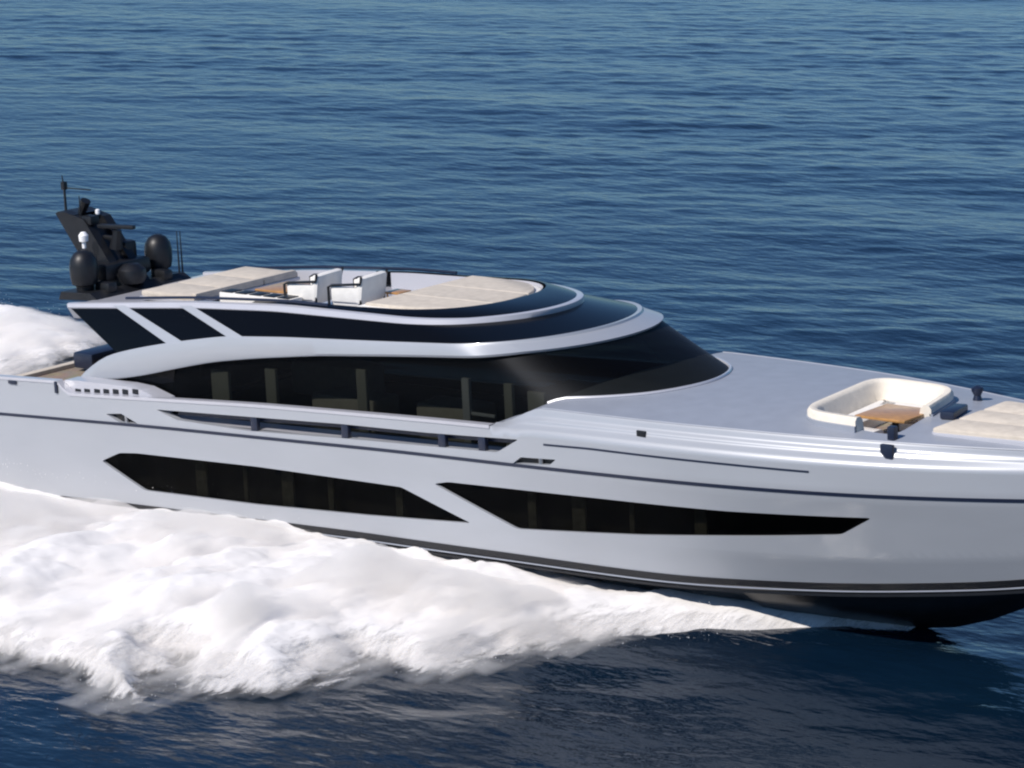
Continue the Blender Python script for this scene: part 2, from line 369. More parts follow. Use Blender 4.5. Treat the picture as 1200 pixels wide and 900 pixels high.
# keel and bottom
def keelz(x): return float(np.interp(x, [-14.2, 4, 8, 9.5, 10.5, 11.35, 12.2, 12.9, 14.2, 15.6, 17], [-1.75, -1.75, -1.62, -1.40, -1.32, -1.17, -.88, -.55, .05, .6, .95]))
def bottom(x, t):
    t2 = t; z = zc(x) + (keelz(x) - zc(x)) * (t2 ** (.8 if x < 8 else .62)); return (x, -Cm(x) * (1 - t2), z)
nb = 9; v = []; f = []
for i, x in enumerate(xs):
    for j in range(nb): v.append(bottom(x, j / (nb - 1)))
for i in range(len(xs) - 1):
    for j in range(nb - 1): f.append((i * nb + j, (i + 1) * nb + j, (i + 1) * nb + j + 1, i * nb + j + 1))
bot = MB().add(v, f).mirror()
# transom
tz = [(STERN, -hb(STERN, z), z) for z in np.linspace(zc(STERN), 1.6, 8)]
tp = [bottom(STERN, j / 8) for j in range(9)]
mb.add([*tz, *[(x, 0, z) for x, y, z in tz]], [(i, i + 1, i + 9, i + 8) for i in range(7)])
mb.mirror()
hull = mb.build('hull', PAINT, yacht, sharp=0)
nrm = []
for q in hull.data.vertices:
    x, y, z = q.co
    if abs(x - STERN) < 1e-4 and abs(y) < hb(x, z) - .02: nrm.append((-1, 0, 0)); continue
    e = .045; gx_ = (hb(min(x + .15, 16.99), z) - hb(x - .15, z)) / (min(x + .15, 16.99) - x + .15); gz_ = (hb(x, z + e) - hb(x, z - e)) / (2 * e)
    if z <= zc(x) + e: gz_ = (hb(x, zc(x) + .1) - hb(x, zc(x) + .01)) / .09
    nv = Vector((-gx_, -1, -gz_)).normalized(); nrm.append((nv.x, nv.y if y <= 0 else -nv.y, nv.z))
bm_ = bmesh.new(); bm_.from_mesh(hull.data)
for fc in bm_.faces:
    av = Vector((0, 0, 0))
    for q in fc.verts: av += Vector(nrm[q.index])
    if fc.normal.dot(av) < 0: fc.normal_flip()
bm_.to_mesh(hull.data); bm_.free()
hull.data.normals_split_custom_set_from_vertices(nrm)
tb = MB().add([*tp, *[(x, 0, zc(STERN)) for x, y, z in tp]], [(i, i + 1, i + 10, i + 9) for i in range(8)]).mirror()
bot.add(tb.v, tb.f)
bot.build('bottom', ANTI, hull, sharp=40)
def reveal(mbx, poly, depth, o0=0.0):
    n = len(poly); v = [S(x, z, o0) for x, z in poly] + [(x, y + depth, z) for x, y, z in [S(x, z) for x, z in poly]]
    mbx.add(v, [(i, (i + 1) % n, (i + 1) % n + n, i + n) for i in range(n)])
rv = MB()
for h, d in zip(holes, (.09, .09, .16, .12, .12)): reveal(rv, h, d)
rv.mirror().build('window_reveal', PAINT, hull, sharp=30)
# stripes standing 8 mm proud of the topsides
def stripe(name, fz, x0, x1, w, o, m, parent=hull, step=.25, both=True):
    n = int((x1 - x0) / step) + 1; v = []; f = []
    for i in range(n):
        x = x0 + (x1 - x0) * i / (n - 1); z = fz(x); ww = w(x) if callable(w) else w
        for zz, oo in ((z - ww / 2, -.02), (z - ww / 2 + .004, o), (z + ww / 2 - .004, o), (z + ww / 2, -.02)): v.append(S(x, zz, oo))
    for i in range(n - 1):
        for j in range(3): f.append((i * 4 + j, i * 4 + 4 + j, i * 4 + 5 + j, i * 4 + 1 + j))
    a = MB().add(v, f).build(name, m, parent, sharp=30)
    if both: MB().add([(x, -y, z) for x, y, z in v], f).build(name, m, parent, sharp=30)
    return a
stripe('sheer_stripe', zs, STERN, 16.6, .075, .012, NAVY)
stripe('boot_stripe', lambda x: zc(x) + .02, STERN, 16.7, .14, .014, BLACK)
stripe('rub_rail', lambda x: zc(x) - .085, -6, 16.6, .03, .015, DECKP)
stripe('spray_rail', lambda x: zc(x) - .16, -6, 14, .06, .02, DARK)
stripe('sheer_groove', lambda x: I(x, GROOVE), GROOVE[0][0], GROOVE[-1][0], .045, .010, NAVY)

# ---- hull windows: glass, lining behind it, pale posts seen through it
def pane(poly, depth, m, name, parent):
    po = dense(poly, .12); x0 = min(p[0] for p in po); x1 = max(p[0] for p in po); z0 = min(p[1] for p in po); z1 = max(p[1] for p in po)
    g = [(x, z) for x in np.arange(x0, x1, .25) for z in np.arange(z0, z1, .14) if inpoly(x, z, po)]
    vo, F = cdt_panel(po, [], [], g, lambda a, b: inpoly(a, b, po))
    return MB().add([(v.x, -hb(v.x, v.y) + depth, v.y) for v in vo], F)
for name, poly, posts in (('hull_window', winA, [(-6.6, .35), (-5.2, .12), (-3.9, .35), (-2.6, .16), (-.6, .2)]), ('hull_window', winB, [(3.1, .22), (4.3, .35), (5.6, .12), (7.2, .3)])):
    for side in (1, -1):
        b = pane(poly, .07, TINTH, name, hull)
        if side < 0: b.v = [(x, -y, z) for x, y, z in b.v]
        w = b.build('hull_window', TINTH, yacht, sharp=0)
        x0 = min(p[0] for p in poly); x1 = max(p[0] for p in poly); z0 = min(p[1] for p in poly) - .1; z1 = max(p[1] for p in poly) + .1
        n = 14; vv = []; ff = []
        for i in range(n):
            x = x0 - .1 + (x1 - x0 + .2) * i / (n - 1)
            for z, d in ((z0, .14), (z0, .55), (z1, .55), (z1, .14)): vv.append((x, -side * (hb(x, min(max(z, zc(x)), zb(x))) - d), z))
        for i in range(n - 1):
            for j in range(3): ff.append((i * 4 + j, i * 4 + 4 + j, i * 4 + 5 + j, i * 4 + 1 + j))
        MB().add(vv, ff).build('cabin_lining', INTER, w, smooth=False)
        if side > 0:
            for px, pw in posts:
                zm = (z0 + z1) / 2
                MB().box((px, -(hb(px, zm) - .30), zm), (pw, .05, (z1 - z0)), .01).build('curtain', CURTD, w)

# ---- hawse openings: dark recess with a bright roller post
for h in (hz1, hz2):
    for side in (1, -1):
        b = pane(h, .11, BLACK, 'fairlead', hull)
        if side < 0: b.v = [(x, -y, z) for x, y, z in b.v]
        fl = b.build('fairlead', BLACK, yacht, sharp=0)
        xm = sum(p[0] for p in h) / len(h) + .12; zm = sum(p[1] for p in h) / len(h)
        MB().tube([(xm, -side * (hb(xm, zm) - .06), zm - .11), (xm, -side * (hb(xm, zm) - .06), zm + .11)], .045).build('roller', STEEL, fl)

# ---- bulwark: inner face, cap rail, side deck, stanchions in the long opening
v = []; f = []
bx = [x for x in np.arange(STERN, 2.6, .2)]
rail = MB()
for i, x in enumerate(bx):
    y = hb(x, zb(x)); z = zcap(x)
    rail.v += [(x, -(y + .02), z - .05), (x, -(y + .02), z + .02), (x, -(y - .17), z + .02), (x, -(y - .17), z - .05)]
for i in range(len(bx) - 1):
    for j in range(4): rail.f.append((i * 4 + j, i * 4 + 4 + j, i * 4 + 4 + (j + 1) % 4, i * 4 + (j + 1) % 4))
rail.f += [(0, 1, 2, 3)]
rail.mirror().build('cap_rail', TRIM, yacht)
so = dense(slit, .12)
ot = [(x, 1.2 + .03 * (x + 14)) for x in np.arange(STERN, 2.9, .3)]; ot = ot + [(x, zcap(x) - .03) for x in reversed([q[0] for q in ot])]
gi = [(x, z) for x in np.arange(STERN, 2.9, .3) for z in np.arange(1.3, 2.6, .2) if inpoly(x, z, ot) and not inpoly(x, z, so)]
vo, F = cdt_panel(ot, [so], [], gi, lambda a, b: inpoly(a, b, ot) and not inpoly(a, b, so))
MB().add([(q.x, -hb(q.x, q.y) + .155, q.y) for q in vo], F).mirror().build('bulwark_lining', TRIM, yacht, sharp=0)
def side_z(x): return 1.70 + .034 * (x + 6.9)
v = []; f = []
dx = np.arange(-9.2, 3.8, .4)
for x in dx: v += [(x, -(hb(x, 1.5) - .1), side_z(x)), (x, -2.60, side_z(x))]
f = [(2 * i, 2 * i + 2, 2 * i + 3, 2 * i + 1) for i in range(len(dx) - 1)]
MB().add(v, f).mirror().build('side_deck', TRIM, yacht)
for x in (-4.45, -1.72, 1.05, 2.15):
    z0, z1 = I(x, sorted(SLIT[5:])), I(x, SLIT[:5])
    MB().box((x, -(hb(x, 2) - .08), (z0 + z1) / 2), (.20, .12, z1 - z0 + .06), .03).build('stanchion', NAVY, yacht)
# dark strip standing in for the interior shadow along the top of the opening
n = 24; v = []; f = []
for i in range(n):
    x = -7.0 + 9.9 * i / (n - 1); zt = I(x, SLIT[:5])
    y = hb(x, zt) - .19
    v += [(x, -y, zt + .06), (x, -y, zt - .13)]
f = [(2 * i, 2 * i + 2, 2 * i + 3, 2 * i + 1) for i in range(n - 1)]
for sg in (1, -1): MB().add([(x, y * sg, z) for x, y, z in v], f).build('opening_shade', NAVY, yacht)

# ---- aft cockpit
ck = MB(); ck.add([(STERN, -3.2, 1.62), (-8.3, -3.2, 1.62), (-8.3, 3.2, 1.62), (STERN, 3.2, 1.62)], [(0, 1, 2, 3)])
ck.build('cockpit_deck', TEAK, yacht, smooth=False)
MB().box((-13.3, .75, 1.90), (.7, 2.2, .42), .1).build('cockpit_sofa', NAVY, yacht)
MB().box((-14.1, 0, 1.66), (.25, 6.3, .14), .03).build('transom_sill', BEIGE, yacht)
cm = MB().prism_y([(-10.75, 1.85), (-10.75, 2.24), (-10.3, 2.27), (-8.75, 2.30), (-8.2, 2.27), (-7.55, 2.10), (-7.4, 1.8)], -3.20, -2.75)
cm.build('side_coaming', TRIM, yacht, smooth=False)
MB().add([(x, -y, z) for x, y, z in cm.v], cm.f).build('side_coaming', TRIM, yacht, smooth=False)
for sg in (-1, 1):
    MB().prism_y([(-10.5, 2.22), (-7.75, 2.10), (-7.6, 2.72), (-8.5, 2.50), (-9.7, 2.30), (-10.5, 2.24)], sg * 2.60, sg * 2.63).build('wing_glass', GLASSO, yacht, smooth=False)
for x, z in VENT:
    MB().box((x, -3.20, z + .03), (.19, .03, .115), .008).build('vent', BLACK, yacht)
MB().box((-10.82, -3.33, zb(-10.82) + .13), (.09, .2, .28), .02).build('boarding_gate_post', NAVY, yacht)
MB().box((-12.35, -3.405, zcap(-12.35) - .10), (.28, .03, .08), .01).build('cleat_recess', NAVY, yacht)

# ---- superstructure rings
def ring(W, x0, xn, xa, zf, n=2.0, m=2.0, n1=44, n2=22):
    half = []
    for i in range(n1):
        x = xa + (x0 - xa) * i / n1; half.append((x, -(W(x) if callable(W) else W), zf(x)))
    for j in range(n2 + 1):
        a = math.pi / 2 * j / n2; cx = math.sin(a) ** (2 / n); cy = max(0, math.cos(a)) ** (2 / m)
        x = x0 + (xn - x0) * cx; half.append((x, -(W(x0) if callable(W) else W) * cy, zf(x)))
    return half + [(x, -y, z) for x, y, z in reversed(half[:-1])]
def loft(mbx, rings, closed=False, caps=False):
    n = len(rings[0]); v = [p for r_ in rings for p in r_]; f = []; K = len(rings)
    for k in range(K if closed else K - 1):
        k2 = (k + 1) % K
        for i in range(n - 1): f.append((k * n + i, k * n + i + 1, k2 * n + i + 1, k2 * n + i))
    if closed and caps: f += [tuple(k * n for k in range(K)), tuple(k * n + n - 1 for k in range(K))[::-1]]
    return mbx.add(v, f)
def ext(tab, nose): # table + constant height around the nose
    t = smooth_tab(tab); return lambda x: I(x, t + nose)
zbb = ext(BROWB, [(3.6, 4.0)]); zbt = ext(BROWT, [(3.0, 4.20)]); zlb = ext(LINEB, [(1.7, 4.36)]); zlt = ext(LINET, [(1.7, 4.49)])
BB = dict(W=2.72, x0=1.2, xn=3.55); BT = dict(W=2.70, x0=.7, xn=3.02); LB = dict(W=2.30, x0=-1.0, xn=1.68); LT = dict(W=2.25, x0=-1.0, xn=1.66)
def inset(d, k): return dict(W=d['W'] - k, x0=d['x0'], xn=d['xn'] - k)
# saloon glass
def zbase(x): return float(np.interp(x, [-9, 2.3, 3.4, 5.5], [1.5, 1.62, 2.75, 2.95]))
rA = ring(2.74, 2.5, 6.15, -8.2, zbase, n=1.8, m=1.85)
rB = ring(**inset(BB, .12), xa=-10.55, zf=lambda x: zbb(x) + .04)
mids = [[tuple(a + (b - a) * t for a, b in zip(p, q)) for p, q in zip(rA, rB)] for t in (0, .25, .5, .75, 1)]
loft(MB(), mids).build('saloon_glass', TINT, yacht, sharp=0)
# roof brow
loft(MB(), [ring(**BB, xa=-10.8, zf=zbb), ring(**inset(BB, -.03), xa=-10.75, zf=lambda x: zbb(x) + .05), ring(**inset(BT, -.03), xa=-10.6, zf=lambda x: zbt(x) - .05), ring(**BT, xa=-10.56, zf=zbt), ring(**inset(BT, .14), xa=-10.5, zf=lambda x: zbt(x) - .01), ring(**inset(BB, .22), xa=-10.7, zf=zbb)], True, True).build('roof_brow', PAINT, yacht, sharp=35)
# upper glass
r1 = ring(**inset(BT, .04), xa=-9.45, zf=lambda x: zbt(x) - .02); r2 = ring(**LB, xa=-11.4, zf=lambda x: zlb(x) + .01)
def mix(p, q, t, bow=0): return tuple(a + (b - a) * t for a, b in zip(p, q))
ug = loft(MB(), [[mix(p, q, t) for p, q in zip(r1, r2)] for t in (0, .33, .66, 1)]).build('upper_glass', GLASSO, yacht, sharp=0)
# slanted silver pillars on the upper glass
def ugp(xb, xt, t, o):                        # a point on the side glass between brow and roof line
    p = (xb, -(2.66), zbt(xb) - .02); q = (xt, -2.30, zlb(xt) + .01); r_ = mix(p, q, t)
    return (r_[0], r_[1] - o * .75, r_[2] + o * .65)
for (b0, b1), (t0, t1) in (((-7.78, -7.28), (-9.82, -9.40)), ((-5.82, -5.32), (-7.62, -7.20))):
    for side in (1, -1):
        v = []
        for t in (-.02, .5, 1.02):
            for (xb, xt, o) in ((b0, t0, -.03), (b0, t0, .03), (b1, t1, .03), (b1, t1, -.03)):
                x, y, z = ugp(xb, xt, t, o); v.append((x, y * side, z))
        f = [(k * 4 + j, k * 4 + 4 + j, k * 4 + 4 + (j + 1) % 4, k * 4 + (j + 1) % 4) for k in range(2) for j in range(4)] + [(0, 1, 2, 3), (8, 9, 10, 11)]
        MB().add(v, f).build('pillar', PAINT, yacht, smooth=False)
# roof line (pale band) and its inner wall
loft(MB(), [ring(**inset(LB, -.03), xa=-11.43, zf=zlb), ring(**inset(LT, -.04), xa=-11.48, zf=lambda x: zlt(x) - .02), ring(**inset(LT, .02), xa=-11.48, zf=zlt), ring(**inset(LT, .16), xa=-11.4, zf=lambda x: zlt(x) - .01), ring(**inset(LT, .18), xa=-11.4, zf=lambda x: zlt(x) - .42), ring(**inset(LB, .12), xa=-11.4, zf=lambda x: zlb(x) - .28)], True, True).build('flybridge_coaming', TRIM, yacht, sharp=35)
fl1 = ring(**inset(LT, .10), xa=-11.4, zf=lambda x: zlt(x) - (.34 if x > -9.2 else .06)); n = len(fl1); h = n // 2
v = []; f = []
for p, q in zip(fl1[:h + 1], fl1[::-1][:h + 1]): v += [p, q]
for i in range(h): f.append((2 * i, 2 * i + 2, 2 * i + 3, 2 * i + 1))
flo = MB().add(v, f); flo.add([(x, y, z - .10) for x, y, z in v], [tuple(reversed(q)) for q in f])
flo.build('flybridge_deck', TRIM, yacht)
# saloon ceiling and floor
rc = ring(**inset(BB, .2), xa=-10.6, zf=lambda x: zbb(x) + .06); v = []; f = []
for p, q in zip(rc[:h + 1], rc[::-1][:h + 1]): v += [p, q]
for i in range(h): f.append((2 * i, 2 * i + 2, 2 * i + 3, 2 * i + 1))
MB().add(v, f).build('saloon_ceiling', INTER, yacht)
MB().add([(-8.6, -2.7, 1.5), (3.9, -2.6, 1.6), (3.9, 2.6, 1.6), (-8.6, 2.7, 1.5)], [(0, 1, 2, 3)]).build('saloon_floor', INTER, yacht, smooth=False)
MB().add([(-8.6, -2.6, 1.5), (-8.6, 2.6, 1.5), (-8.6, 2.5, 3.1), (-8.6, -2.5, 3.1)], [(0, 1, 2, 3)]).build('aft_glass_door', GLASSO, yacht, smooth=False)
for (x, w, z0, z1) in ((-6.35, .55, 1.7, 2.75), (-4.75, .32, 1.7, 2.95), (-2.0, .28, 1.7, 3.2), (.98, .20, 1.7, 3.3), (2.15, .22, 1.9, 3.3), (2.9, .45, 2.0, 3.2)):
    MB().box((x, -2.42, (z0 + z1) / 2), (w, .10, z1 - z0), .02).build('saloon_pillar', LIGHTW if abs(x - .98) < .01 else CURT, yacht)
MB().box((1.4, -2.40, 2.55), (.65, .06, .07), .02).build('saloon_shelf', LIGHTW, yacht)
for (x, y, w, d, hh) in ((-3.4, -1.2, 1.9, .9, .75), (-.6, -1.0, 1.6, .9, .8), (-6, 1, 2.2, .9, .8), (1.3, .6, 1.2, 1.4, 1.0)):
    MB().box((x, y, 1.55 + hh / 2), (w, d, hh), .12).build('saloon_sofa', CREAM, yacht)
MB().box((3.3, 0, 2.35), (.9, 3.2, .9), .15).build('dashboard', BLACK, yacht)
# flybridge windscreen
wr1 = ring(**inset(LT, .05), xa=-5.5, zf=lambda x: zlt(x) - .02)
wr2 = ring(2.02, -1.5, .62, -5.5, lambda x: zlt(x) + float(np.interp(x, [-5.5, -2.5, .6], [.02, .06, .15])), n=2.3, m=2.3)
wr3 = ring(1.97, -1.5, .57, -5.5, lambda x: zlt(x) + float(np.interp(x, [-5.5, -2.5, .6], [.02, .06, .15])), n=2.3, m=2.3)
wr4 = ring(1.95, -1.5, .52, -5.5, lambda x: zlt(x) - .3, n=2.3, m=2.3)
loft(MB(), [wr1, wr2, wr3, wr4], True, True).build('flybridge_windscreen', GLASSO, yacht, sharp=40)
loft(MB(), [ring(1.925, -1.5, .49, -5.0, lambda x: zlt(x) + float(np.interp(x, [-5.5, -2.5, .6], [.0, .04, .12])), n=2.3, m=2.3), ring(1.925, -1.5, .49, -5.0, lambda x: zlt(x) - .34, n=2.3, m=2.3)]).build('windscreen_lining', TRIM, yacht)
# dark handrail round the coaming
hr = [(x, y, z + .07) for x, y, z in ring(**inset(LT, .12), xa=-9.6, zf=zlt) if x < -3]
for side in (1, -1):
    pts_ = [(x, -side * abs(y), z) for x, y, z in hr if y < 0]
    MB().tube(pts_, .032).build('handrail', NAVY, yacht)

# ---- foredeck
fx = np.concatenate([np.arange(2.4, 14, .3), np.linspace(14, 16.9, 14)]); nf = 13; v = []; f = []
def deck_w(x): return hb(x, ze(x) - .001)
def deck_z(x, y):
    w = max(.05, deck_w(x)); return ze(x) + .13 * min(1, w) * (1 - min(1, abs(y) / w) ** 2)
SOFA = [(10.45, -1.97), (9.0, -1.85), (8.65, 1.45), (10.75, 1.32), (11.15, -.45)]
well = round_poly([(11.25, -1.85), (9.15, -1.70), (8.85, 1.32), (10.7, 1.22), (11.1, -.45)], .45)
dol = [(x, -deck_w(x)) for x in fx] + [(x, deck_w(x)) for x in fx[::-1]]
dpt = [(x, deck_w(x) * t) for x in fx[1:-1] for t in np.linspace(-.9, .9, 11) if not inpoly(x, deck_w(x) * t, well)]
vo, F = cdt_panel(dol, [dense(well, .2)], [], dpt, lambda a, b: abs(b) < deck_w(a) and not inpoly(a, b, well))
MB().add([(q.x, q.y, deck_z(q.x, q.y)) for q in vo], F).build('foredeck', DECKP, yacht, sharp=0)
# pale toe rail along the deck edge
for side in (1, -1):
    MB().tube([(x, -side * (deck_w(x) - .01), ze(x) - .004) for x in np.arange(3.6, 16.4, .3)], .022, 6).build('toe_rail', DECKP, yacht)
# pale trim at the foot of the windscreen
foot = []
for p, q in zip(rA, rB):                     # where the glass meets the deck
    if p[0] < 3.45: continue
    err, best = min((abs(p[2] + (q[2] - p[2]) * t - deck_z(p[0] + (q[0] - p[0]) * t, p[1] + (q[1] - p[1]) * t)), t) for t in np.linspace(0, .45, 500))
    if err > .02: continue
    foot.append((p[0] + (q[0] - p[0]) * best + .02, (p[1] + (q[1] - p[1]) * best) * 1.01, p[2] + (q[2] - p[2]) * best + .01))
MB().tube(foot, .04, 6).build('windscreen_trim', TRIM, yacht)
MB().box((6.15, -(hb(6.15, 2.85) + .01), 2.83), (.22, .05, .12), .015).build('vent', DARK, yacht)
MB().box((11.35, -(hb(11.35, 2.86) + .0), 2.86), (.28, .10, .32), .03).build('vent', NAVY, yacht)

# bow sofa: rounded C of backrest and seat sunk in a well, open at its near forward corner
def path_round(P, rad):
    out = [P[0]]
    for i in range(1, len(P) - 1):
        p = Vector(P[i]); a = (Vector(P[i - 1]) - p).normalized() * rad; b = (Vector(P[i + 1]) - p).normalized() * rad
        for k in range(8):
            t = k / 7; q = (p + a) * (1 - t) ** 2 + p * 2 * t * (1 - t) + (p + b) * t * t; out.append((q.x, q.y))
    return out + [P[-1]]
spath = path_round(SOFA, .72)
def sweep(path, prof):                       # prof: (inward offset, z) closed section
    n = len(path); v = []; f = []; K = len(prof)
    for i in range(n):
        d = Vector(path[min(i + 1, n - 1)]) - Vector(path[max(i - 1, 0)]); d.normalize(); nrm = Vector((d.y, -d.x))
        for o, z in prof: v.append((path[i][0] + nrm.x * o, path[i][1] + nrm.y * o, z))
    for i in range(n - 1):
        for k in range(K): f.append((i * K + k, i * K + K + k, i * K + K + (k + 1) % K, i * K + (k + 1) % K))
    f += [tuple(range(K)), tuple(range((n - 1) * K, n * K))[::-1]]
    return MB().add(v, f)
zd = 3.15
sofa = empty('bow_sofa', (0, 0, 0), (0, 0, 0), yacht)
sweep(spath, [(0, zd - .5), (-.02, zd + .15), (.03, zd + .22), (.14, zd + .22), (.20, zd + .16), (.34, zd - .5)]).build('backrest', CREAM, sofa, sharp=50)
sweep(spath, [(.30, zd - .5), (.30, zd - .20), (.36, zd - .16), (.78, zd - .16), (.84, zd - .21), (.84, zd - .5)]).build('seat', WHITEC, sofa, sharp=50)
sweep(spath, [(-.05, zd - .1), (-.05, zd + .05), (.02, zd + .07), (.02, zd - .1)]).build('sofa_plinth', DECKP, sofa)
MB().add([(x, y, zd - .42) for x, y in well], [tuple(range(len(well)))]).build('well_floor', TEAK, yacht, smooth=False)
wv = [(x, y, zd - .42) for x, y in well] + [(x, y, deck_z(x, y)) for x, y in well]; nw = len(well)
MB().add(wv, [(i, (i + 1) % nw, (i + 1) % nw + nw, i + nw) for i in range(nw)]).build('well_wall', TRIM, yacht)
MB().box((11.5, -.15, 3.24), (.30, .8, .16), .05, rot=.2).build('gap_shade', NAVY, yacht)  # dark box painted in for the shadowed gap between sofa and sun pad
MB().lathe([(.13, 0), (.10, .1), (.07, .2), (.12, .3), (.12, .36), (.03, .4)], (11.1, 1.35, 3.02)).build('bollard', NAVY, yacht)
MB().box((11.3, -2.0, 3.14), (.16, .16, .34), .03).build('mooring_post', NAVY, yacht)

# ---- mast with domes, radar and aerials (leaning aft)
mast = empty('radar_mast', (0, 0, 0), (0, 0, 0), yacht)
ml = MB()
for y0, y1 in ((-.44, -.20), (.20, .44)):
    ml.prism_y([(-12.35, 3.75), (-11.45, 3.85), (-12.75, 5.45), (-13.45, 5.60), (-13.75, 5.55)], y0, y1)
ml.prism_y([(-12.25, 3.9), (-11.65, 3.95), (-12.85, 5.35), (-13.4, 5.40)], -.22, .22)
ml.build('mast_leg', DARK, mast, smooth=False)
MB().prism_y([(-12.6, 3.70), (-11.2, 3.78), (-11.5, 3.94), (-12.5, 3.90)], -1.55, 1.55).build('mast_wing', DARK, mast, smooth=False)
MB().box((-12.15, 0, 4.25), (.8, 1.5, .42), .12).box((-12.35, .45, 4.6), (.5, .4, .5), .1).box((-12.75, -.1, 4.95), (.75, .62, .4), .1, tilt=.9).build('mast_bracket', DARK, mast)
MB().prism_y([(-13.7, 5.45), (-13.2, 5.42), (-13.1, 5.54), (-13.7, 5.58)], -.42, .42).build('mast_spreader', DARK, mast, smooth=False)
prof = [(.10, -.62), (.20, -.60), (.22, -.42), (.30, -.38), (.335, -.20), (.34, .05), (.31, .22), (.22, .36), (.10, .42), (.02, .43)]
for y in (-1.22, 1.22):
    MB().lathe(prof, (-12.0, y, 4.46)).build('satellite_dome', DARK, mast)
MB().lathe([(.12, -.2), (.3, -.16), (.36, 0), (.33, .16), (.2, .28), (.02, .31)], (-11.55, -.1, 4.12)).build('camera_dome', DARK, mast)
MB().lathe([(.05, -.25), (.05, -.1), (.11, -.08), (.12, .06), (.06, .14), (.01, .15)], (-12.45, -.75, 5.08)).build('lamp', LIGHTW, mast)
MB().lathe([(.03, -.08), (.055, -.05), (.055, .04), (.02, .06)], (-12.55, -.15, 5.62)).build('lamp', LIGHTW, mast)
rd = MB().tube([(-12.05, -.1, 4.75), (-11.95, -.1, 5.2)], [.16, .10]).box((-11.98, -.1, 5.28), (1.05, .14, .10), .03, rot=.2)
rd.box((-12.2, -.1, 5.0), (.5, .12, .1), .03)
rd.build('radar', DARK, mast)
MB().tube([(-13.85, 0, 5.4), (-13.85, 0, 6.05), (-13.9, 0, 6.4)], [.035, .03, .012]).box((-13.4, 0, 6.1), (1.0, .03, .03), .008).box((-13.85, 0, 6.15), (.12, .12, .2), .02).build('antenna', DARK, mast)
for k, (x, y, zt) in enumerate(((-11.6, 1.5, 4.95), (-11.75, 1.75, 4.9), (-13.0, -.3, 6.0))):
    MB().tube([(x, y, zt - 1.1 if k < 2 else 5.4), (x, y, zt)], [.025, .010]).build('antenna', DARK, mast)
ch = MB().tube([(-13.2, -.1, 5.5), (-13.0, -.1, 5.85)], [.09, .13]); ch.box((-12.72, -.25, 5.42), (.35, .3, .22), .05); ch.build('searchlight', DARK, mast)
for y in (-1.22, 1.22):
    MB().box((-11.6, y * .75, 3.98), (.5, .3, .26), .08).build('horn', DARK, mast)

# ------------------------------------------------------------------ loose things that stand on the yacht
Y = Matrix.Translation((0, 0, .85)) @ (Matrix.Rotation(R(-2.4), 4, 'Y') @ Matrix.Rotation(R(1.5), 4, 'X'))
YR = (R(1.5), R(-2.4), 0)
def on_deck(name, x, y, z, label, cat, group=None, rz=0):
    e = empty(name); e.matrix_world = Y @ Matrix.Translation((x, y, z)) @ Matrix.Rotation(rz, 4, 'Z')
    e.location = (Y @ Matrix.Translation((x, y, z))).translation; e.rotation_euler = (Y.to_3x3() @ Matrix.Rotation(rz, 3, 'Z')).to_euler()
    return tag(e, label, cat, group)
# aft sun pads on the flybridge
zf = zlt(-8.4) - .06
sp = on_deck('sun_pad', -8.55, -.1, zf, 'wide cream sun pad at the aft end of the flybridge beside the mast', 'sun pad')
for k in range(3):
    MB().box((0, -1.15 + k * 1.15, .10), (1.75, 1.13, .14), .05).build('cushion', BEIGE, sp)
MB().box((0, 0, .0), (1.8, 3.5, .08), .02).build('base', TRIM, sp)
MB().box((.80, 0, .18), (.16, 3.3, .07), .03).build('headrest', BEIGE, sp)
# forward sun pad
zf2 = zlt(-1.2) - .30
fp = on_deck('sun_pad', -1.2, 0, zf2, 'beige curved sun pad behind the dark flybridge windscreen', 'sun pad')
def padpoly(o):
    q = ring(1.93 - o, -.3, 1.66 - o, -1.35 + o, lambda x: 0, n=2.3, m=2.3, n1=6, n2=12); return [(x, y) for x, y, z in q]
MB().prism_z(padpoly(0), 0, .34, .05).build('rim', WHITEC, fp)
for y0, y1 in ((-1.9, -.60), (-.585, .585), (.60, 1.9)):
    pp = [(x, min(max(y, y0), y1)) for x, y in padpoly(.16)]; pq = [p for i, p in enumerate(pp) if i == 0 or math.hypot(p[0] - pp[i - 1][0], p[1] - pp[i - 1][1]) > .004]
    q_ = [p for p in padpoly(.16) if y0 < p[1] < y1]
    xe = lambda yy: max(x for x, y in [(a[0] + (b[0] - a[0]) * t, a[1] + (b[1] - a[1]) * t) for a, b in zip(padpoly(.16), padpoly(.16)[1:]) for t in np.linspace(0, 1, 12)] if abs(y - yy) < .08) if abs(yy) < 1.7 else -1.0
    lo = [(-1.19, y0), (xe(y0), y0)] if y0 > -1.8 else []; hi = [(xe(y1), y1), (-1.19, y1)] if y1 < 1.8 else []
    MB().prism_z(lo + q_ + hi, .30, .41, .04).build('cushion', BEIGE, fp)
